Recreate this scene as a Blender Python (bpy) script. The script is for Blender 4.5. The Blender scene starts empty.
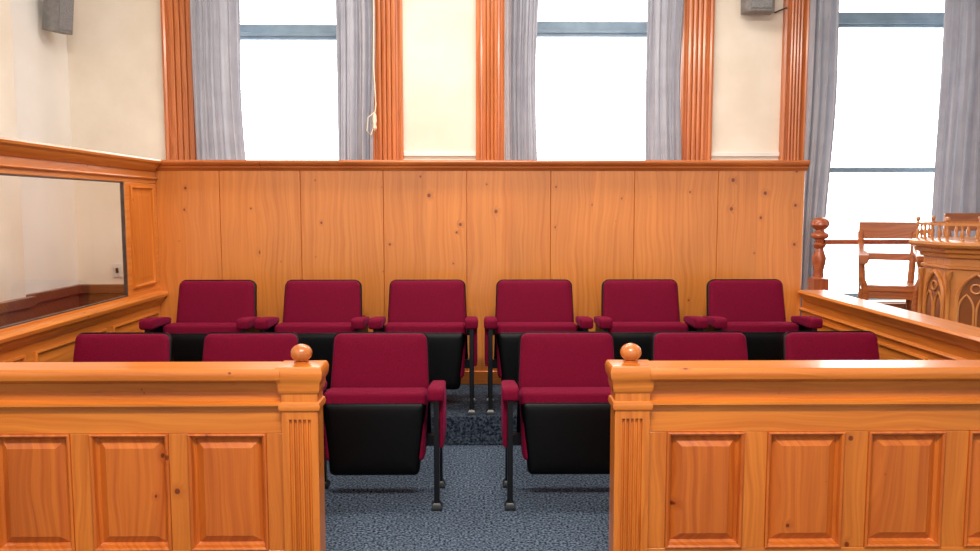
import bpy, bmesh, math, random
from mathutils import Matrix, Vector
random.seed(4)
PI = math.pi
R = math.radians
S = bpy.context.scene
C = S.collection

# ------------------------------------------------------------------ helpers
def srgb(r, g, b):
    f = lambda c: (c/255)/12.92 if c/255 <= .04045 else ((c/255+.055)/1.055)**2.4
    return (f(r), f(g), f(b), 1)

class MB:
    def __init__(s): s.bm = bmesh.new()
    def box(s, x0, x1, y0, y1, z0, z1, M=None):
        vs = [s.bm.verts.new(Vector((x, y, z))) for x in (x0, x1) for y in (y0, y1) for z in (z0, z1)]
        if M:
            for v in vs: v.co = M @ v.co
        for f in ((0,1,3,2),(4,6,7,5),(0,4,5,1),(2,3,7,6),(0,2,6,4),(1,5,7,3)):
            s.bm.faces.new([vs[i] for i in f])
        return s
    def rings(s, rings, closed=False, cap=True, M=None):
        rr = []
        for r in rings:
            rr.append([s.bm.verts.new((M @ Vector(p)) if M else Vector(p)) for p in r])
        n = len(rr[0]); m = len(rr)
        for i in range(m if closed else m-1):
            a, b = rr[i], rr[(i+1) % m]
            for j in range(n):
                k = (j+1) % n
                s.bm.faces.new((a[j], a[k], b[k], b[j]))
        if cap and not closed:
            s.bm.faces.new(list(reversed(rr[0]))); s.bm.faces.new(rr[-1])
        return s
    def prism(s, pts, axis, a, b, M=None):
        """pts: 2D polygon; axis x:(y,z) y:(x,z) z:(x,y)"""
        def P(p, t):
            return {'x': (t, p[0], p[1]), 'y': (p[0], t, p[1]), 'z': (p[0], p[1], t)}[axis]
        return s.rings([[P(p, a) for p in pts], [P(p, b) for p in pts]], M=M)
    def tube(s, path, r, n=10, M=None):
        path = [Vector(p) for p in path]; out = []
        rs = r if isinstance(r, (list, tuple)) else [r]*len(path)
        t0 = (path[1]-path[0]).normalized()
        up = Vector((0,0,1)) if abs(t0.z) < .9 else Vector((1,0,0))
        u = t0.cross(up).normalized()
        for i, p in enumerate(path):
            t = (path[min(i+1, len(path)-1)]-path[max(i-1, 0)]).normalized()
            u = (u - t*u.dot(t)).normalized(); v = t.cross(u)
            out.append([p+(u*math.cos(2*PI*k/n)+v*math.sin(2*PI*k/n))*rs[i] for k in range(n)])
        return s.rings(out, M=M)
    def lathe(s, prof, cx=0, cy=0, n=24, M=None):
        return s.rings([[(cx+r*math.cos(2*PI*k/n), cy+r*math.sin(2*PI*k/n), z) for k in range(n)] for r, z in prof], M=M)
    def mesh(s, name, smooth=38):
        bmesh.ops.recalc_face_normals(s.bm, faces=s.bm.faces[:])
        for f in s.bm.faces: f.smooth = True
        for e in s.bm.edges:
            if len(e.link_faces) == 2 and e.calc_face_angle(0) > R(smooth): e.smooth = False
        me = bpy.data.meshes.new(name); s.bm.to_mesh(me); s.bm.free()
        return me
    def build(s, name, mat, parent=None, bevel=0, smooth=38):
        me = s.mesh(name, smooth); me.materials.append(mat)
        return link(name, me, parent, bevel)

def link(name, me, parent=None, bevel=0):
    o = bpy.data.objects.new(name, me); C.objects.link(o)
    if parent: o.parent = parent
    if bevel:
        b = o.modifiers.new('Bevel', 'BEVEL'); b.width = bevel; b.segments = 2; b.limit_method = 'ANGLE'
        b.angle_limit = R(40); b.harden_normals = False
    return o

def tag(o, label, cat, group=None):
    o['label'] = label; o['category'] = cat
    if group: o['group'] = group
    return o
def struct(o): o['kind'] = 'structure'; return o
def empty(name, loc=(0,0,0), rz=0):
    o = bpy.data.objects.new(name, None); C.objects.link(o); o.location = loc; o.rotation_euler = (0,0,rz); o.empty_display_size = .1
    return o

# ------------------------------------------------------------------ materials
def newmat(name):
    m = bpy.data.materials.new(name); m.use_nodes = True
    nt = m.node_tree; b = nt.nodes['Principled BSDF']
    return m, nt, b
def N(nt, t, **k):
    n = nt.nodes.new(t)
    for a, v in k.items(): setattr(n, a, v)
    return n
def mathn(nt, op, a, b=None, c=None, clamp=False):
    n = N(nt, 'ShaderNodeMath', operation=op); n.use_clamp = clamp
    for i, v in enumerate((a, b, c)):
        if v is None: continue
        if isinstance(v, (int, float)): n.inputs[i].default_value = v
        else: nt.links.new(v, n.inputs[i])
    return n.outputs[0]
def mixc(nt, fac, a, b, mode='MIX'):
    n = N(nt, 'ShaderNodeMix', data_type='RGBA', blend_type=mode)
    for s_, v in ((n.inputs[0], fac), (n.inputs[6], a), (n.inputs[7], b)):
        if isinstance(v, (int, float)): s_.default_value = v
        elif isinstance(v, tuple): s_.default_value = v
        else: nt.links.new(v, s_)
    return n.outputs[2]

def wood(name, light, dark, axis='z', knots=1.0, board=0, boardoff=0, rough=.34, kscale=4.2, seed=0.0):
    m, nt, b = newmat(name)
    tc = N(nt, 'ShaderNodeTexCoord'); sp = N(nt, 'ShaderNodeSeparateXYZ'); nt.links.new(tc.outputs['Object'], sp.inputs[0])
    x, y, z = sp.outputs
    if axis == 'z': g = z; c = mathn(nt, 'ADD', x, y)
    elif axis == 'x': g = x; c = mathn(nt, 'ADD', z, y)
    else: g = y; c = mathn(nt, 'ADD', z, x)
    bn = None
    if board:
        fl = mathn(nt, 'FLOOR', mathn(nt, 'DIVIDE', mathn(nt, 'SUBTRACT', c, boardoff), board))
        wn = N(nt, 'ShaderNodeTexWhiteNoise', noise_dimensions='1D'); nt.links.new(fl, wn.inputs['W']); bn = wn.outputs['Value']
        g2 = mathn(nt, 'ADD', g, mathn(nt, 'MULTIPLY', bn, 13.0))
    else: g2 = mathn(nt, 'ADD', g, seed)
    # knots
    kv = N(nt, 'ShaderNodeCombineXYZ'); nt.links.new(c, kv.inputs[0]); nt.links.new(mathn(nt, 'MULTIPLY', g2, .9), kv.inputs[1])
    vo = N(nt, 'ShaderNodeTexVoronoi', voronoi_dimensions='2D'); vo.inputs['Scale'].default_value = kscale
    nt.links.new(kv.outputs[0], vo.inputs['Vector'])
    sc = N(nt, 'ShaderNodeSeparateColor'); nt.links.new(vo.outputs['Color'], sc.inputs[0])
    rad = mathn(nt, 'MULTIPLY', mathn(nt, 'MAXIMUM', mathn(nt, 'SUBTRACT', sc.outputs[0], .38), 0.0), .090*knots*kscale/4.2)
    d = vo.outputs['Distance']
    km = mathn(nt, 'MULTIPLY', mathn(nt, 'SUBTRACT', rad, d), 90.0, clamp=True)
    halo = mathn(nt, 'MULTIPLY', mathn(nt, 'SUBTRACT', mathn(nt, 'MULTIPLY', rad, 3.2), d), 9.0, clamp=True)
    # grain
    gv = N(nt, 'ShaderNodeCombineXYZ')
    warp = N(nt, 'ShaderNodeTexNoise'); warp.inputs['Scale'].default_value = 1.6
    wv = N(nt, 'ShaderNodeCombineXYZ'); nt.links.new(mathn(nt, 'MULTIPLY', c, 2.0), wv.inputs[0]); nt.links.new(g2, wv.inputs[1]); nt.links.new(wv.outputs[0], warp.inputs['Vector'])
    cc = mathn(nt, 'ADD', c, mathn(nt, 'MULTIPLY', warp.outputs[0], .12))
    cc = mathn(nt, 'ADD', cc, mathn(nt, 'MULTIPLY', halo, .02))
    nt.links.new(mathn(nt, 'MULTIPLY', cc, 55.0), gv.inputs[0]); nt.links.new(mathn(nt, 'MULTIPLY', g2, .9), gv.inputs[1])
    n1 = N(nt, 'ShaderNodeTexNoise'); n1.inputs['Scale'].default_value = 1.0; n1.inputs['Detail'].default_value = 5; n1.inputs['Roughness'].default_value = .55
    nt.links.new(gv.outputs[0], n1.inputs['Vector'])
    cr = N(nt, 'ShaderNodeValToRGB'); nt.links.new(n1.outputs[0], cr.inputs[0])
    cr.color_ramp.elements[0].position = .26; cr.color_ramp.elements[0].color = dark
    cr.color_ramp.elements[1].position = .64; cr.color_ramp.elements[1].color = light
    n2 = N(nt, 'ShaderNodeTexNoise'); n2.inputs['Scale'].default_value = 1.3; n2.inputs['Detail'].default_value = 2
    nt.links.new(wv.outputs[0], n2.inputs['Vector'])
    tint = mathn(nt, 'MULTIPLY_ADD', n2.outputs[0], .4, .78)
    if bn is not None: tint = mathn(nt, 'MULTIPLY', tint, mathn(nt, 'MULTIPLY_ADD', bn, .14, .93))
    cb = N(nt, 'ShaderNodeCombineColor')
    for i in range(3): nt.links.new(tint, cb.inputs[i])
    col = mixc(nt, 1.0, cr.outputs[0], cb.outputs[0], 'MULTIPLY')
    col = mixc(nt, mathn(nt, 'MULTIPLY', halo, .3), col, (dark[0]*.75, dark[1]*.6, dark[2]*.5, 1))
    col = mixc(nt, mathn(nt, 'MULTIPLY', km, .85), col, (dark[0]*.25, dark[1]*.14, dark[2]*.1, 1))
    nt.links.new(col, b.inputs['Base Color'])
    b.inputs['Roughness'].default_value = rough
    b.inputs['Coat Weight'].default_value = .35; b.inputs['Coat Roughness'].default_value = .15
    bp = N(nt, 'ShaderNodeBump'); bp.inputs['Strength'].default_value = .06; bp.inputs['Distance'].default_value = .01
    nt.links.new(n1.outputs[0], bp.inputs['Height']); nt.links.new(bp.outputs[0], b.inputs['Normal'])
    return m

def noisy(name, c1, c2, scale, rough=.8, bump=.1, bscale=None, metal=0, coat=0, lo=.35, hi=.65, spec=.5, detail=4, sheen=0):
    m, nt, b = newmat(name)
    tc = N(nt, 'ShaderNodeTexCoord'); n = N(nt, 'ShaderNodeTexNoise'); n.inputs['Scale'].default_value = scale; n.inputs['Detail'].default_value = detail
    nt.links.new(tc.outputs['Object'], n.inputs['Vector'])
    cr = N(nt, 'ShaderNodeValToRGB'); nt.links.new(n.outputs[0], cr.inputs[0])
    cr.color_ramp.elements[0].position = lo; cr.color_ramp.elements[0].color = c1
    cr.color_ramp.elements[1].position = hi; cr.color_ramp.elements[1].color = c2
    nt.links.new(cr.outputs[0], b.inputs['Base Color'])
    b.inputs['Roughness'].default_value = rough; b.inputs['Metallic'].default_value = metal; b.inputs['Coat Weight'].default_value = coat
    b.inputs['Specular IOR Level'].default_value = spec
    if sheen:
        b.inputs['Sheen Weight'].default_value = sheen; b.inputs['Sheen Tint'].default_value = (1, .12, .42, 1); b.inputs['Sheen Roughness'].default_value = .3
    if bump:
        n2 = N(nt, 'ShaderNodeTexNoise'); n2.inputs['Scale'].default_value = bscale or scale; n2.inputs['Detail'].default_value = 3
        nt.links.new(tc.outputs['Object'], n2.inputs['Vector'])
        bp = N(nt, 'ShaderNodeBump'); bp.inputs['Strength'].default_value = bump; bp.inputs['Distance'].default_value = .01
        nt.links.new(n2.outputs[0], bp.inputs['Height']); nt.links.new(bp.outputs[0], b.inputs['Normal'])
    return m

def glassmat(name, refl, tint=(1,1,1,1)):
    m, nt, b = newmat(name)
    nt.nodes.remove(b); out = nt.nodes['Material Output']
    tr = N(nt, 'ShaderNodeBsdfTransparent'); tr.inputs[0].default_value = tint
    gl = N(nt, 'ShaderNodeBsdfGlossy'); gl.inputs['Roughness'].default_value = .02
    mx = N(nt, 'ShaderNodeMixShader'); mx.inputs[0].default_value = refl
    nt.links.new(tr.outputs[0], mx.inputs[1]); nt.links.new(gl.outputs[0], mx.inputs[2]); nt.links.new(mx.outputs[0], out.inputs[0])
    return m

M_board = wood('pine_boards', srgb(222,136,60), srgb(202,112,42), 'z', 1.0, board=.535, boardoff=-2.2, kscale=4.6)
M_fz = wood('pine_vertical', srgb(216,124,42), srgb(186,94,26), 'z', .8, kscale=5.5, seed=3.3)
M_fx = wood('pine_horizontal', srgb(218,127,44), srgb(190,98,28), 'x', .8, kscale=5.5, seed=1.7)
M_fy = wood('pine_lengthwise', srgb(216,130,52), srgb(188,102,34), 'y', .5, kscale=4, seed=.4)
M_panel = wood('pine_raised_panel', srgb(206,110,36), srgb(172,78,22), 'z', .7, kscale=5.0, seed=7.9)
M_ball = wood('ball_wood', srgb(202,118,54), srgb(174,90,36), 'z', 0, seed=1.9)
M_capx = wood('pine_cap_dark', srgb(200,112,50), srgb(166,82,30), 'x', .3, seed=5.5)
M_trim = wood('varnished_trim', srgb(206,118,58), srgb(172,84,34), 'z', .25, kscale=3, seed=9.0)
M_wain = wood('dark_wainscot', srgb(140,78,42), srgb(104,54,26), 'x', .2, seed=2.0)
M_oak = wood('chair_oak', srgb(184,106,54), srgb(142,72,34), 'x', 0.0, seed=4.0)
M_carved = wood('carved_oak', srgb(206,134,68), srgb(172,98,42), 'z', 0.0, seed=6.0)
M_carved_shade = wood('carved_oak_recess_shade', srgb(142,80,38), srgb(112,58,26), 'z', 0.0, seed=6.5)  # same oak darkened: recess shade put into the colour of the flat arch panels
M_newel = wood('newel_wood', srgb(184,98,58), srgb(146,68,36), 'z', 0.0, seed=8.0)
M_fab = noisy('burgundy_fabric', srgb(94,0,30), srgb(124,0,44), 260, rough=.8, bump=.25, bscale=420, spec=.15, sheen=.14)
M_black = noisy('black_plastic', srgb(2,2,3), srgb(4,4,6), 40, rough=.42, bump=.05, bscale=300, spec=.15)
M_metal = noisy('black_enamel', srgb(6,6,8), srgb(10,10,12), 30, rough=.35, bump=0)
M_plaster = noisy('cream_plaster', srgb(228,214,194), srgb(240,228,211), 2.2, rough=.85, bump=.12, bscale=14)
M_white = noisy('white_plaster', srgb(234,229,220), srgb(243,239,232), 1.6, rough=.85, bump=.08, bscale=12)
M_ceil = noisy('ceiling_paint', srgb(232,228,220), srgb(240,236,230), 2, rough=.9, bump=0)
M_carpet = noisy('blue_grey_carpet', srgb(16,24,36), srgb(118,134,154), 95, rough=.95, bump=.6, bscale=150, spec=.1, lo=.38, hi=.72, detail=7)
M_carpet_shade = noisy('riser_carpet_shaded', srgb(18,25,35), srgb(88,100,116), 95, rough=.95, bump=.2, bscale=150, spec=.1, lo=.38, hi=.74, detail=7)  # same floor carpet, shade put into the colour to tone down the lit riser
M_sash = noisy('sash_paint', srgb(112,134,150), srgb(132,154,170), 5, rough=.5, bump=0)
M_speak = noisy('speaker_case', srgb(120,116,114), srgb(136,132,128), 30, rough=.6, bump=.1, bscale=200)
M_speakg = noisy('speaker_grille', srgb(100,98,98), srgb(152,148,146), 300, rough=.6, bump=.3, bscale=300)
M_cord = noisy('cord_cream', srgb(220,208,180), srgb(234,222,196), 30, rough=.8, bump=0)
M_steel = noisy('brass_switch', srgb(210,206,196), srgb(228,224,216), 20, rough=.4, bump=0)
M_glass = glassmat('clear_glass', .05)
M_glass2 = glassmat('screen_glass', .10, (.98,.98,.97,1))
M_edge = noisy('dark_glass_bead', srgb(60,42,34), srgb(84,60,46), 20, rough=.5, bump=0)
def curtmat():
    m, nt, b = newmat('grey_curtain_cloth')
    out = nt.nodes['Material Output']
    tc = N(nt, 'ShaderNodeTexCoord'); n = N(nt, 'ShaderNodeTexNoise'); n.inputs['Scale'].default_value = 7; n.inputs['Detail'].default_value = 4
    nt.links.new(tc.outputs['Object'], n.inputs['Vector'])
    cr = N(nt, 'ShaderNodeValToRGB'); nt.links.new(n.outputs[0], cr.inputs[0])
    cr.color_ramp.elements[0].color = srgb(150,149,156); cr.color_ramp.elements[1].color = srgb(180,178,184)
    nt.links.new(cr.outputs[0], b.inputs['Base Color']); b.inputs['Roughness'].default_value = .95; b.inputs['Specular IOR Level'].default_value = .1
    tr = N(nt, 'ShaderNodeBsdfTranslucent'); nt.links.new(cr.outputs[0], tr.inputs[0])
    mx = N(nt, 'ShaderNodeMixShader'); mx.inputs[0].default_value = .12
    nt.links.new(b.outputs[0], mx.inputs[1]); nt.links.new(tr.outputs[0], mx.inputs[2]); nt.links.new(mx.outputs[0], out.inputs[0])
    return m
M_curt = curtmat()

# ------------------------------------------------------------------ room shell
XL, XR, YW = -3.2, 5.4, 6.3
XN, XE = -2.065, 2.10      # jury box inner faces
YB = 5.10                  # back screen face
YF = 2.69                  # front partition face
struct(MB().box(XL-.1, XR+.1, -1.5, YW+.4, -.1, 0).build('floor', M_carpet))
struct(MB().box(XL-.1, XR+.1, -1.5, YW+.4, 3.8, 3.9).build('ceiling', M_ceil))
struct(MB().box(XL-.1, XL, -1.5, YW, 0, 3.8).build('wall_left', M_white))
struct(MB().box(XR, XR+.1, -1.5, YW, 0, 3.8).build('wall_right', M_white))
struct(MB().box(XL, XL+.09, 4.4, 5.42, .0, 3.8).build('wall_left_pilaster', M_plaster, bevel=.004))
openings = [(-2.2, -.86), (.2, 1.56), (2.58, 3.98)]
ZS, ZT = .56, 3.5
w = MB(); xs = XL
for a, b_ in openings:
    w.box(xs, a, YW, YW+.35, 0, 3.8); w.box(a, b_, YW, YW+.35, 0, ZS); w.box(a, b_, YW, YW+.35, ZT, 3.8); xs = b_
w.box(xs, XR, YW, YW+.35, 0, 3.8)
struct(w.build('wall_back', M_plaster))
# raised flooring inside the box and the dais beside it
RZ = .165
struct(MB().box(XN, XE, 4.31, YB, 0, RZ).build('floor_riser', M_carpet_shade, bevel=.006))
DZ = .35
struct(MB().box(2.3, 4.9, 3.2, 6.26, 0, DZ).build('floor_dais', M_carpet, bevel=.01))

# wainscot round the room, and its rail
w = MB().box(-2.4, XR, YW-.025, YW, 0, .50).box(-2.4, XR, YW-.045, YW, .50, .55)
struct(w.build('trim_8', M_wain, bevel=.004))
w = MB().box(XL, -2.46, YW-.025, YW, 0, .64).box(XL, -2.46, YW-.045, YW, .64, .71)
w.box(XL, XL+.025, 5.42, YW-.045, 0, .64).box(XL, XL+.045, 5.42, YW-.045, .64, .71)
w.box(XL+.09, XL+.115, 0, 5.44, 0, .64).box(XL+.09, XL+.135, 0, 5.46, .64, .71)
struct(w.build('trim_9', M_wain, bevel=.004))

# fluted window casings
def casing(i, x0, x1):
    wd = x1-x0; pts = [(x0, YW), (x0, YW-.05), (x0+.016, YW-.055), (x0+.03, YW-.05), (x0+.036, YW-.034)]
    nfl = 4; a = x0+.05; b_ = x1-.05; st = (b_-a)/nfl
    for k in range(nfl):
        c = a+st*k
        pts += [(c, YW-.034), (c+st*.12, YW-.046), (c+st*.5, YW-.05), (c+st*.88, YW-.046), (c+st, YW-.034)]
        if k < nfl-1: pts += [(c+st, YW-.024)]
    pts += [(x1-.036, YW-.034), (x1-.03, YW-.05), (x1-.016, YW-.055), (x1, YW-.05), (x1, YW)]
    q = []
    for p in pts:
        if not q or (abs(q[-1][0]-p[0])+abs(q[-1][1]-p[1]) > 1e-5): q.append(p)
    struct(MB().prism(q, 'z', .72, 3.62).build('trim_%d' % i, M_trim, smooth=30))
for i, (a, b_) in enumerate([(-2.45, -2.17), (-.85, -.60), (-.03, .19), (1.57, 1.82), (2.37, 2.57), (3.99, 4.24)]): casing(i+1, a, b_)
# thin plaster ledge on the piers
struct(MB().box(-.6, -.03, YW-.02, YW, 1.72, 1.755).box(1.82, 2.37, YW-.02, YW, 1.72, 1.755).build('trim_7', M_white, bevel=.003))

# windows
for i, (a, b_) in enumerate(openings):
    zr = (2.66, 2.69, 2.77)[i]
    wn = struct(empty('window_%d' % (i+1), ((a+b_)/2, YW+.2, ZS)))
    def L(x0, x1, y0, y1, z0, z1, mb): mb.box(x0-(a+b_)/2, x1-(a+b_)/2, y0, y1, z0-ZS, z1-ZS)
    f = MB()
    L(a, a+.07, -.03, .08, ZS, ZT, f); L(b_-.07, b_, -.03, .08, ZS, ZT, f); L(a, b_, -.03, .08, ZT-.07, ZT, f); L(a, b_, -.06, .08, ZS, ZS+.05, f)
    f.build('window_frame', M_sash, wn, bevel=.004)
    r = MB(); L(a+.07, b_-.07, 0, .06, zr, zr+.12, r); r.build('meeting_rail', M_sash, wn, bevel=.006)
    r = MB(); L(a+.07, b_-.07, -.02, .0, zr+.025, zr+.055, r); r.build('sash_lip', M_sash, wn, bevel=.004)
    r = MB(); L(a+.07, b_-.07, .0, .03, 1.605, 1.645, r); r.build('glazing_bar', M_sash, wn, bevel=.004)
    g = MB(); L(a+.07, b_-.07, .065, .07, ZS+.05, ZT-.07, g); g.build('window_pane', M_glass, wn)

# curtains
def curtain(x0t, x1t, x0b, x1b, zb, nf, label, seed):
    rnd = random.Random(seed); ph = [rnd.uniform(0, 6) for _ in range(6)]
    y = YW-.125; nx, nz = 110, 30; mb = MB(); V = []
    for j in range(nz+1):
        t = j/nz; z = 3.42+(zb-3.42)*t; row = []
        for i in range(nx+1):
            u = i/nx
            x = (x0t+(x1t-x0t)*u)*(1-t)+(x0b+(x1b-x0b)*u)*t + .010*math.sin(3*t*PI+ph[0])*(.4+u)
            uu = u+.07*math.sin(5.2*u+ph[1]+t*.9)+.02*math.sin(11*u+ph[4]-t*2)
            amp = .026+.014*math.sin(4*u+ph[5]+t*1.5)
            d = amp*math.sin(uu*nf*2*PI+ph[2])+.010*math.sin(uu*nf*4.7*PI+ph[3]+t*2.2)+.004*math.sin(uu*nf*9*PI-t*5)
            row.append(mb.bm.verts.new((x+.006*math.cos(uu*nf*2*PI), y+d, z)))
        V.append(row)
    for j in range(nz):
        for i in range(nx): mb.bm.faces.new((V[j][i], V[j][i+1], V[j+1][i+1], V[j+1][i]))
    o = mb.build('curtain', M_curt, smooth=180)
    tag(o, label, 'curtain', 'grey window curtains')
curtain(-2.20, -1.84, -2.17, -1.78, .3, 4, 'grey curtain at the left edge of the left window, nearest the left wall', 1)
curtain(-1.10, -.80, -1.09, -.82, .3, 4, 'grey curtain at the right edge of the left window, beside the hanging cord', 2)
curtain(.19, .45, .20, .44, .3, 3.5, 'grey curtain at the left edge of the middle window', 3)
curtain(1.27, 1.57, 1.28, 1.56, .3, 4, 'grey curtain at the right edge of the middle window', 4)
curtain(2.55, 2.80, 2.50, 2.70, .38, 3.5, 'long grey curtain behind the turned newel post, left of the right window', 5)
curtain(3.58, 3.98, 3.54, 4.0, .38, 4.5, 'long grey curtain behind the carved desk, right of the right window', 6)
for (a, b_), nm in zip(openings, ('left', 'middle', 'right')):
    o = MB().tube([(a-.1, YW-.125, 3.44), (b_+.1, YW-.125, 3.44)], .018).box(a-.06, a-.04, YW-.13, YW, 3.43, 3.45).box(b_+.04, b_+.06, YW-.13, YW, 3.43, 3.45).build('curtain_rod', M_metal)
    tag(o, 'dark curtain rod above the %s window' % nm, 'curtain rod', 'curtain rods')

# pull cord
t = tag(empty('pull_cord', (-.80, YW-.2, 1.9)), 'cream pull cord with tassel hanging in front of a window casing', 'pull cord')
MB().tube([(0,0,1.52), (.004,0,.9), (-.004,0,.5), (.01,0,.2), (.0,0,.12)], .0045, 8).build('cord', M_cord, t)
MB().tube([(0,0,.14), (-.05,0,.1), (-.06,0,.0), (-.03,0,-.03), (0,0,.05)], .004, 8).build('cord_loop', M_cord, t)
MB().lathe([(.002,.14), (.012,.12), (.016,.08), (.011,.05), (.016,.02), (.004,.0)], n=14).build('tassel', M_cord, t)

# loudspeakers
def speaker(loc, rx, rz, w_, d_, h_, label):
    t = tag(empty('wall_loudspeaker', loc, rz), label, 'loudspeaker', 'wall loudspeakers')
    M = Matrix.Rotation(rx, 4, 'X')
    MB().prism([(-w_/2, 0), (-w_/2, -d_*.7), (-w_/2+.03, -d_), (w_/2-.03, -d_), (w_/2, -d_*.7), (w_/2, 0)], 'z', 0, h_, M=M).build('cabinet', M_speak, t, bevel=.006)
    MB().box(-w_/2+.035, w_/2-.035, -d_-.008, -d_, .02, h_-.02, M=M).build('grille', M_speakg, t, bevel=.003)
    MB().box(-.03, .03, -.01, .05, h_*.35, h_*.65).build('bracket', M_metal, t)
speaker((XL+.07, 5.97, 2.60), R(8), R(64), .18, .13, .34, 'dark grey loudspeaker mounted high on the left side wall')
speaker((2.13, YW-.06, 2.80), 0, 0, .23, .14, .3, 'small grey loudspeaker on the plaster pier between middle and right windows')
o = MB().tube([(2.24, YW-.03, 2.84), (2.3, YW-.03, 2.83), (2.38, YW-.062, 2.86)], .006).build('speaker_cable', M_metal)
tag(o, 'short dark cable leaving the loudspeaker on the plaster pier', 'cable')
t = tag(empty('light_switch', (-2.88, YW-.001, .82)), 'small switch plate on plaster seen through the side screen glass', 'switch')
MB().box(-.035, .035, -.01, 0, -.055, .055).build('plate', M_steel, t, bevel=.003)
MB().box(-.01, .01, -.018, -.01, -.02, .02).build('toggle', M_black, t)

# ------------------------------------------------------------------ jury box: back screen
t = tag(empty('panelled_screen', (0, 0, 0)), 'tall knotty pine board screen behind the back row of chairs', 'wood screen')
edges = [-2.14, -1.665, -1.15, -.62, -.085, .455, .995, 1.535, 2.095]
mb = MB()
for a, b_ in zip(edges[:-1], edges[1:]):
    mb.prism([(a+.0005, YB+.05), (a+.0005, YB+.004), (a+.003, YB), (b_-.003, YB), (b_-.0005, YB+.004), (b_-.0005, YB+.05)], 'z', .0, 1.575)
mb.build('boards', M_board, t)
prof = [(YB+.06, 1.555), (YB-.006, 1.555), (YB-.01, 1.562), (YB-.022, 1.572), (YB-.024, 1.582), (YB-.034, 1.586), (YB-.046, 1.598), (YB-.048, 1.612), (YB-.044, 1.62), (YB+.075, 1.62), (YB+.075, 1.60)]
MB().prism(prof, 'x', -2.10, 2.105).build('cap_rail', M_capx, t)
MB().box(-2.06, 2.09, YB-.015, YB, RZ, RZ+.09).build('skirting', M_fx, t, bevel=.004)

# ------------------------------------------------------------------ jury box: left glazed screen
t = tag(empty('glazed_screen', (0, 0, 0)), 'tall pine side screen with a long glass pane on the left', 'wood screen')
xo = XN-.08; xt = XN-.022; GY0, GY1, GZ0, GZ1 = 2.95, 4.64, .80, 1.470
mb = MB()
mb.box(xo, XN, YF+.08, YB-.002, 0, .76).box(xt, XN, YF+.08, YB-.002, .76, GZ0).box(xt, XN, YF+.08, YB-.002, GZ1, 1.57).box(xt, XN, GY1, YB-.002, GZ0, GZ1).box(xt, XN, YF+.08, GY0, GZ0, GZ1)
mb.build('body', M_fy, t, bevel=.003)
capL = [(xo-.02, 1.60), (xo-.02, 1.62), (XN+.055, 1.62), (XN+.06, 1.61), (XN+.056, 1.598), (XN+.04, 1.588), (XN+.036, 1.575), (XN+.022, 1.565), (XN+.012, 1.55), (XN-.002, 1.545), (xt, 1.545)]
MB().prism(capL, 'y', YF+.08, YB-.05).build('cap_rail', M_fy, t)
MB().prism([(XN-.002, 1.495), (XN+.01, 1.497), (XN+.014, 1.503), (XN+.01, 1.509), (XN-.002, 1.511)], 'y', YF+.08, YB-.002).build('bead', M_fy, t)
led = [(XN-.002, .70), (XN+.008, .702), (XN+.016, .72), (XN+.03, .73), (XN+.034, .745), (XN+.048, .752), (XN+.052, .770), (XN+.046, .782), (XN-.002, .787)]
MB().prism(led, 'y', YF+.09, YB-.002).build('ledge', M_fy, t)
def frame_y(mb, X, y0, y1, z0, z1, w_, h_):
    for a, b_, c, d in ((y0, y1, z0, z0+w_), (y0, y1, z1-w_, z1), (y0, y0+w_, z0, z1), (y1-w_, y1, z0, z1)):
        mb.box(min(X, X+h_), max(X, X+h_), a, b_, c, d)
fr = MB(); frame_y(fr, XN-.023, GY0, GY1, GZ0, GZ1, .007, .022); fr.build('glass_bead', M_edge, t, bevel=.002)
MB().box(XN-.014, XN-.009, GY0+.001, GY1-.001, GZ0+.001, GZ1-.001).build('glass_pane', M_glass2, t)
def raised_y(X, s, y0, y1, z0, z1, parent, mat):
    def rg(ins, d): return [(X+s*d, y0+ins, z0+ins), (X+s*d, y1-ins, z0+ins), (X+s*d, y1-ins, z1-ins), (X+s*d, y0+ins, z1-ins)]
    MB().rings([rg(0, .0), rg(0, .012), rg(.01, .016), rg(.018, .006), rg(.03, .003), rg(.055, .011), rg(.06, .011)]).build('raised_panel', mat, parent)
raised_y(XN, 1, 4.70, 5.02, .84, 1.45, t, M_fz)
for a, b_ in ((2.85, 3.55), (3.63, 4.33), (4.41, 5.04)): raised_y(XN, 1, a, b_, .23, .66, t, M_fy)

# ------------------------------------------------------------------ jury box: right low partition
t = tag(empty('side_partition', (0, 0, 0)), 'low pine side partition running back beside the carved desk', 'wood partition')
MB().box(XE, XE+.08, YF+.08, YB-.002, 0, .76).build('body', M_fy, t, bevel=.003)
capR = [(XE+.002, .715), (XE-.008, .72), (XE-.016, .735), (XE-.03, .745), (XE-.034, .755), (XE-.046, .762), (XE-.052, .776), (XE-.044, .79), (XE+.124, .79), (XE+.132, .776), (XE+.114, .755), (XE+.09, .735), (XE+.078, .715)]
MB().prism(capR, 'y', YF+.10, YB-.052).build('cap_rail', M_fy, t)
MB().prism([(XE+.002, .650), (XE-.01, .652), (XE-.017, .660), (XE-.01, .668), (XE+.002, .672)], 'y', YF+.08, YB-.002).build('bead', M_fy, t)
for a, b_ in ((2.85, 3.55), (3.63, 4.33), (4.41, 5.04)): raised_y(XE, -1, a, b_, .23, .62, t, M_fy)

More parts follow.
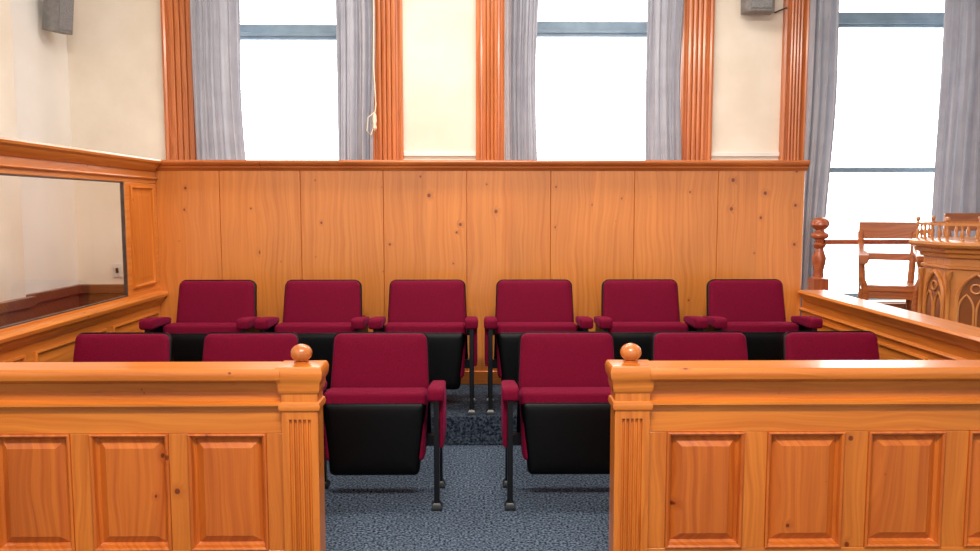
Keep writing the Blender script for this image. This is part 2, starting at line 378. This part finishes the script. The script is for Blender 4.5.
# ------------------------------------------------------------------ jury box: front partitions
PZ0, PZ1 = .125, .545
def front(x0, x1, panels, px0, px1, label):
    t = tag(empty('front_partition', (0, 0, 0)), label, 'wood partition', 'front partitions of the jury box')
    mb = MB()
    mb.box(x0, x1, YF, YF+.06, PZ1, .75); mb.box(x0, x1, YF, YF+.06, 0, PZ0)
    mb.build('rail', M_fx, t, bevel=.002)
    xs_ = [x0]+[v for p in panels for v in p]+[x1]
    for k in range(0, len(xs_), 2):
        if xs_[k+1]-xs_[k] > .005: MB().box(xs_[k], xs_[k+1], YF, YF+.06, PZ0, PZ1).build('stile', M_fz, t, bevel=.002)
    MB().box(x0, x1, YF+.03, YF+.055, PZ0-.005, PZ1+.005).build('backing', M_fz, t)
    for a, b_ in panels:
        def rg(ins, d): return [(a+ins, YF-d, PZ0+ins), (b_-ins, YF-d, PZ0+ins), (b_-ins, YF-d, PZ1-ins), (a+ins, YF-d, PZ1-ins)]
        MB().rings([rg(.0, -.03), rg(0, .006), rg(.006, .009), rg(.012, .004), rg(.016, -.012), rg(.024, -.021), rg(.05, -.004), rg(.053, -.001), rg(.06, -.001)]).build('raised_panel', M_panel, t, smooth=20)
    cap = [(YF+.01, .69), (YF-.012, .695), (YF-.018, .705), (YF-.02, .725), (YF-.034, .735), (YF-.05, .742), (YF-.054, .755), (YF-.054, .769), (YF-.046, .78), (YF+.085, .78), (YF+.092, .766), (YF+.075, .742), (YF+.065, .72), (YF+.058, .69)]
    MB().prism(cap, 'x', x0, x1).build('cap_rail', M_fx, t)
    MB().prism([(YF+.002, .632), (YF-.01, .634), (YF-.013, .642), (YF-.022, .646), (YF-.022, .655), (YF-.012, .66), (YF+.002, .662)], 'x', x0, x1).build('bead', M_fx, t)
    MB().prism([(YF+.002, 0), (YF-.02, 0), (YF-.02, .08), (YF-.012, .092), (YF+.002, .098)], 'x', x0, x1).build('skirting', M_fx, t)
    # post with flutes
    yp = YF-.03; ye = YF+.062; wd = px1-px0
    pts = [(px0, ye), (px0, yp)]
    a = px0+.022; stp = (wd-.044)/5
    for k in range(5):
        c = a+stp*k
        pts += [(c+stp*.14, yp), (c+stp*.32, yp+.011), (c+stp*.68, yp+.011), (c+stp*.86, yp)]
    pts += [(px1, yp), (px1, ye)]
    po = MB().prism(pts, 'z', .06, .60).box(px0, px1, yp, ye, .60, .745).box(px0, px1, yp, ye, 0, .06).build('post', M_fz, t, bevel=.001)
    def sq(e, z): return [(px0-e, yp-e, z), (px1+e, yp-e, z), (px1+e, ye+e, z), (px0-e, ye+e, z)]
    MB().rings([sq(.001, .69), sq(.006, .696), sq(.009, .712), sq(.009, .728), sq(.014, .736), sq(.018, .746), sq(.020, .768), sq(.016, .781), sq(.012, .786), sq(-.02, .790)]).build('post_cap', M_fx, po)
    MB().rings([sq(.001, .630), sq(.006, .633), sq(.009, .645), sq(.006, .658), sq(.001, .662)]).build('post_bead', M_fx, po)
    MB().rings([sq(.001, .0), sq(.010, .0), sq(.010, .07), sq(.001, .078)]).build('post_base', M_fx, po)
    cx, cy = (px0+px1)/2, (yp+ye)/2; pr = [(.024, .788), (.026, .793), (.017, .797)]
    r = .037; zc = .824
    for k in range(1, 14):
        an = -PI/2+.42+(PI-.42)*k/13.5; pr.append((r*math.cos(an), zc+r*.84*math.sin(an)))
    pr.append((.001, zc+r*.84))
    MB().lathe(pr, cx, cy, 28).build('ball_finial', M_ball, po, smooth=60)
    return t
front(XN-.08, -.678, [(-2.035, -1.763), (-1.69, -1.418), (-1.352, -1.08), (-1.014, -.742)], -.680, -.556,
      'low pine front partition with raised panels and ball-topped post left of the opening')
front(.580, XE+.08, [(.652, .924), (1.005, 1.277), (1.360, 1.632), (1.715, 1.987)], .464, .584,
      'low pine front partition with raised panels and ball-topped post right of the opening')

# ------------------------------------------------------------------ jury chairs
def rtrap(wb, wt, z0, z1, r, ins, y, bow=0):
    hb, ht = wb/2-ins, wt/2-ins; a, b_ = z0+ins, z1-ins; r = max(r-ins, .006); pts = []
    cs = [(hb-r, a+r, -PI/2), (ht-r, b_-r, 0), (-ht+r, b_-r, PI/2), (-hb+r, a+r, PI)]
    for cx, cz, a0 in cs:
        for k in range(7):
            an = a0+PI/2*k/6; x = cx+r*math.cos(an)
            pts.append((x, y, cz+r*math.sin(an)))
    return pts
def pad(wb, wt, z0, z1, r, layers, M=None):
    return MB().rings([rtrap(wb, wt, z0, z1, r, ins, y) for y, ins in layers], M=M)

TB = Matrix.Translation((0, .09, .38)) @ Matrix.Rotation(R(-13), 4, 'X')   # leaning back
def mesh_of(mb, name, mat, smooth=50):
    me = mb.mesh(name, smooth); me.materials.append(mat); return me
D = {}
D['backrest'] = mesh_of(pad(.472, .442, .0, .354, .034, [(.04,.004), (.035,.0), (.010,0), (.001,.004), (-.004,.010), (-.008,.025), (-.010,.06), (-.011,.12)], TB), 'backrest', M_fab)
D['back_shell'] = mesh_of(pad(.488, .458, -.16, .362, .042, [(.072,.05), (.068,.02), (.060,.004), (.046,0), (.022,.0), (.019,.004)], TB), 'back_shell', M_black)
TS = Matrix.Translation((0, -.01, .145)) @ Matrix.Rotation(R(-4), 4, 'X')
D['seat'] = mesh_of(pad(.45, .470, .03, .348, .026, [(.065,.05), (.06,.014), (.05,.003), (.03,0), (-.062,0), (-.082,.003), (-.091,.010), (-.094,.02)], TS), 'seat', M_fab)
def pan():
    mb = MB(); L = []
    for y, ins in ((-.050, .0), (-.084, .0), (-.094, .006), (-.100, .016), (-.103, .04), (-.104, .07)):
        L.append(rtrap(.405, .466, -.03, .303, .026, ins, y))
    return mb.rings(L, M=TS)
D['seat_pan'] = mesh_of(pan(), 'seat_pan', M_black)
BR = {}
def bracket(s, off, hi):
    mb = MB()
    if hi: mb.box(min(s*.215, s*(off-.008)), max(s*.215, s*(off-.008)), .12, .15, .40, .46)
    else: mb.box(min(s*.18, s*(off-.008)), max(s*.18, s*(off-.008)), .02, .06, .22, .27)
    return mb
leg = [(-.20, .02), (-.168, .02), (-.155, .20), (-.12, .25), (.03, .25), (.065, .20), (.08, .02), (.115, .02), (.115, .25), (.10, .495), (-.205, .495)]
D['standard'] = mesh_of(MB().prism(leg, 'x', -.012, .012), 'standard', M_metal)
def foot(y0, y1):
    return MB().rings([[(-.024, y0, 0), (.024, y0, 0), (.024, y1, 0), (-.024, y1, 0)], [(-.024, y0, .012), (.024, y0, .012), (.024, y1, .012), (-.024, y1, .012)],
                  [(-.014, y0+.012, .03), (.014, y0+.012, .03), (.014, y1-.012, .03), (-.014, y1-.012, .03)]])
D['foot0'] = mesh_of(foot(-.215, -.15), 'foot', M_metal); D['foot1'] = mesh_of(foot(.065, .13), 'foot', M_metal)
def arm():
    L = []
    for y, w_, zb, zt in ((-.232,.056,.500,.530), (-.228,.067,.493,.541), (-.218,.073,.489,.547), (-.20,.075,.487,.549), (-.15,.075,.487,.547), (-.05,.070,.487,.537), (.04,.064,.487,.525), (.072,.054,.488,.518), (.08,.04,.490,.512)):
        ring = []
        for k in range(24):
            a = 2*PI*k/24; c, s_ = math.cos(a), math.sin(a)
            ring.append((w_/2*math.copysign(abs(c)**.36, c), y, (zb+zt)/2+(zt-zb)/2*math.copysign(abs(s_)**.42, s_)))
        L.append(ring)
    return MB().rings(L)
D['arm_pad'] = mesh_of(arm(), 'arm_pad', M_fab)
D['side_panel'] = mesh_of(MB().rings([[(0, -.165, .27), (0, .10, .27), (0, .09, .485), (0, -.175, .485)], [(.014, -.165, .27), (.014, .10, .27), (.014, .09, .485), (.014, -.175, .485)], [(.019, -.155, .28), (.019, .09, .28), (.019, .08, .475), (.019, -.165, .475)]]), 'side_panel', M_fab)
def chair(x, y, z, lo, ro, end_l, end_r, label, group):
    t = tag(empty('folding_seat_chair', (x, y, z)), label, 'chair', group)
    for k in ('backrest', 'back_shell', 'seat', 'seat_pan'): link(k, D[k], t)
    for s, off, end in ((-1, lo, end_l), (1, ro, end_r)):
        for hi in (0, 1):
            key = (s, round(off, 3), hi)
            if key not in BR: BR[key] = mesh_of(bracket(s, off, hi), 'bracket', M_metal)
            link('bracket', BR[key], t)
        st = link('standard', D['standard'], t, bevel=.002); st.location = (s*off, 0, 0)
        for k in ('foot0', 'foot1'): link('foot', D[k], st)
        o = link('arm_pad', D['arm_pad'], t); o.location = (s*off, 0, 0)
        if end:
            o = link('side_panel', D['side_panel'], t); o.location = (s*(off+.0125), 0, 0)
            if s < 0: o.scale = (-1, 1, 1)
def row(xs_, y, z, ei, labels, group):
    q = .266
    cfg = [(q, q, True, False), (q, q, False, False), (q, ei, False, True), (ei, q, True, False), (q, q, False, False), (q, q, False, True)]
    for k in range(6): chair(xs_[k], y, z, *cfg[k], labels[k], group)
row([-1.704, -1.094, -.476, .416, 1.058, 1.692], 3.57, 0, .285, [
    'burgundy chair in the front row, farthest left, only its back showing over the partition',
    'burgundy chair in the front row, second from left, behind the left ball-topped post',
    'burgundy front-row chair on the left edge of the aisle, folded seat in view',
    'burgundy front-row chair on the right edge of the aisle, folded seat in view',
    'burgundy chair in the front row, second from right, back showing over the right partition',
    'burgundy chair in the front row, farthest right, only its back showing over the partition'], 'front row burgundy jury chairs')
row([-1.574, -.942, -.316, .326, .965, 1.603], 4.55, RZ-.004, .268, [
    'burgundy chair in the back row, farthest left, beside the glazed side screen',
    'burgundy chair in the back row, second from left',
    'burgundy chair in the back row, immediately left of the middle gap',
    'burgundy chair in the back row, immediately right of the middle gap',
    'burgundy chair in the back row, second from right',
    'burgundy chair in the back row, farthest right, beside the low side partition'], 'back row burgundy jury chairs')

# ------------------------------------------------------------------ beyond the right partition
t = tag(empty('stair_railing', (2.49, 5.76, DZ)), 'reddish turned newel post with ball top and plain handrail before the right window', 'railing')
pr = [(.045,.45), (.03,.46), (.026,.50), (.036,.56), (.04,.60), (.026,.65), (.022,.67), (.034,.685), (.036,.70), (.022,.715), (.024,.735), (.047,.75), (.05,.765), (.044,.78), (.024,.795), (.022,.805), (.038,.815), (.052,.84), (.05,.865), (.038,.885), (.024,.895), (.002,.897)]
MB().box(-.055, .055, -.055, .055, 0, .45).lathe([(a*1.28, b_) for a, b_ in pr], n=22).build('newel_post', M_newel, t)
MB().box(.03, 1.2, -.022, .022, .70, .735).build('handrail', M_newel, t, bevel=.006)
MB().box(1.16, 1.23, -.035, .035, 0, .76).build('end_post', M_newel, t, bevel=.004)

def armchair(loc, rz, label, sx=1, sz=1):
    t = tag(empty('wooden_armchair', loc, rz), label, 'chair', 'wooden armchairs on the dais'); t.scale = (sx, sx, sz)
    MB().prism([(-.20, -.2), (.20, -.2), (.215, 0), (.19, .19), (-.19, .19), (-.215, 0)], 'z', .405, .45).build('seat', M_oak, t, bevel=.008)
    MB().rings([[(x, .215+.02*(1-(x/.23)**2)-.0+d, z) for d, z in ((0,.75), (.022,.75), (.03,.86), (.008,.87))] for x in [-.23+.46*k/8 for k in range(9)]]).build('crest_rail', M_oak, t, bevel=.004)
    MB().rings([[(x, .19+.015*(1-(x/.2)**2)+d, z) for d, z in ((0,.60), (.018,.60), (.02,.65), (.002,.65))] for x in [-.2+.4*k/6 for k in range(7)]]).build('back_rail', M_oak, t)
    for s in (-1, 1):
        MB().tube([(s*.19, .19, 0), (s*.19, .18, .43), (s*.205, .205, .65), (s*.215, .225, .80)], [.024, .029, .027, .024], 8).build('leg', M_oak, t)
        MB().tube([(s*.19, -.19, 0), (s*.19, -.18, .42), (s*.222, -.19, .50), (s*.222, -.14, .57), (s*.212, -.13, .63)], [.024, .028, .024, .024, .026], 8).build('leg', M_oak, t)
        mb = MB(); mb.rings([[(s*.215-w_/2, y, z), (s*.215+w_/2, y, z), (s*.215+w_/2, y, z+.036), (s*.215-w_/2, y, z+.036)] for y, z, w_ in ((-.245,.590,.06), (-.225,.615,.085), (-.12,.635,.072), (.0,.64,.05), (.12,.66,.042), (.215,.69,.034))])
        mb.build('armrest', M_oak, t, bevel=.005)
        MB().box(s*.19-.01, s*.19+.01, -.18, .18, .16, .185).build('stretcher', M_oak, t)
    MB().box(-.19, .19, -.19, -.165, .36, .405).build('apron', M_oak, t)
    return t
armchair((2.80, 5.36, DZ), R(-22), 'reddish wooden armchair with open back before the right window', .80, 1.0)
armchair((3.56, 5.45, DZ), R(8), 'second wooden armchair mostly hidden behind the carved desk', .90, 1.07)

# carved octagonal desk
t = tag(empty('carved_desk', (3.08, 4.70, DZ), R(0)), 'carved oak octagonal desk with pointed arches and small spindle gallery', 'desk')
def octo(r, z, n=8, ph=PI/8): return [(r*math.cos(ph+2*PI*k/n), r*math.sin(ph+2*PI*k/n), z) for k in range(n)]
MB().rings([octo(.40, 0), octo(.40, .07), octo(.375, .09), octo(.365, .10), octo(.365, .70), octo(.38, .71)]).build('body', M_carved, t)
MB().rings([octo(.366, .675), octo(.385, .68), octo(.39, .70), octo(.41, .71), octo(.415, .73), octo(.445, .74), octo(.455, .755), octo(.45, .77), octo(.43, .78), octo(.2, .785)]).build('cornice', M_carved, t)
MB().rings([octo(.367, .61), octo(.38, .615), octo(.38, .63), octo(.367, .635)]).build('moulding', M_carved, t)
for k in range(8):
    a = 2*PI*k/8 + PI
    nx, ny = math.cos(a), math.sin(a)
    if ny > .2: continue
    ap = .365*math.cos(PI/8)
    Mx = Matrix.Translation((nx*ap, ny*ap, 0)) @ Matrix.Rotation(a+PI/2, 4, 'Z')   # local -y = outwards
    def arch(hw, z0, zs, zt):
        p = [(-hw, z0)]
        for j in range(9):
            an = (PI/3)*j/8; p.append((-(hw*2*math.cos(an)-hw), zs+(zt-zs)*math.sin(an)/math.sin(PI/3)))
        q = [(-x, z) for x, z in reversed(p[:-1])]
        return p+q
    pts = arch(.095, .14, .43, .59)
    path = [(x, -.008, z) for x, z in pts]
    MB().tube(path+[path[0]], .011, 8, M=Mx).build('arch_moulding', M_carved, t)
    MB().prism(pts, 'y', -.004, .01, M=Mx).build('arch_panel', M_carved_shade, t)
    for s in (-1, 1):
        q = [(x*.42+s*.047, -.008, .14+(z-.14)*.80) for x, z in arch(.095, .14, .43, .55)[1:-1]]
        MB().tube([(q[0][0], -.008, .14)]+q+[(q[-1][0], -.008, .14)], .0065, 6, M=Mx).build('tracery', M_carved, t)
    MB().tube([(.026*math.cos(u*PI/6), -.008, .505+.026*math.sin(u*PI/6)) for u in range(13)], .006, 6, M=Mx).build('tracery', M_carved, t)
    MB().lathe([(.016,.10), (.018,.13), (.012,.14), (.012,.55), (.018,.56), (.02,.60)], -.142, -.008, 12, M=Mx).build('corner_column', M_carved, t)
MB().rings([octo(.40, .865), octo(.415, .865), octo(.415, .88), octo(.40, .88)], closed=True).build('gallery_rail', M_carved, t)
oc = octo(.405, 0)
for k in range(8):
    p, q = Vector(oc[k]), Vector(oc[(k+1) % 8])
    for j in range(4):
        c = p.lerp(q, j/4)
        MB().lathe([(.010,.777), (.010,.787), (.006,.792), (.013,.82), (.006,.84), (.005,.85), (.009,.866)], c.x, c.y, 10).build('spindle', M_carved, t)
for k in range(8):
    p = oc[k]; MB().lathe([(.010,.878), (.006,.886), (.014,.900), (.012,.912), (.001,.918)], p[0], p[1], 12).build('finial', M_carved, t)

# ------------------------------------------------------------------ light, sky, camera
wd = bpy.data.worlds.new('World'); S.world = wd; wd.use_nodes = True
nt = wd.node_tree; bg = nt.nodes['Background']; bg.inputs[0].default_value = (.98, .985, 1, 1)
tc = N(nt, 'ShaderNodeTexCoord'); sp = N(nt, 'ShaderNodeSeparateXYZ'); nt.links.new(tc.outputs['Generated'], sp.inputs[0])
mr = N(nt, 'ShaderNodeMapRange'); mr.inputs['From Min'].default_value = -.3; mr.inputs['From Max'].default_value = .6
mr.inputs['To Min'].default_value = 1.05; mr.inputs['To Max'].default_value = 7.0
nt.links.new(sp.outputs[1], mr.inputs['Value']); nt.links.new(mr.outputs[0], bg.inputs[1])
def area(name, loc, rot, sx, sy, e, col):
    l = bpy.data.lights.new(name, 'AREA'); l.shape = 'RECTANGLE'; l.size = sx; l.size_y = sy; l.energy = e; l.color = col
    o = bpy.data.objects.new(name, l); C.objects.link(o); o.location = loc; o.rotation_euler = rot; return o
area('ceiling_fill_front', (0, .4, 3.7), (R(22), 0, 0), 1.8, .4, 185, (1, .94, .86))  # added fill light from the camera side, no ceiling fitting in view
area('ceiling_fill_back', (0, 4.6, 3.7), (0, 0, 0), 3.0, .4, 100, (1, .95, .88))  # extra fill added over the back row, stands for no visible lamp
cam = bpy.data.cameras.new('Camera'); co = bpy.data.objects.new('Camera', cam); C.objects.link(co)
co.location = (0, 0, 1.33); co.rotation_euler = (R(90-5.03), 0, R(-.725))
cam.sensor_width = 36; cam.lens = 790/980*36; cam.clip_start = .05
S.camera = co
S.view_settings.view_transform = 'Standard'
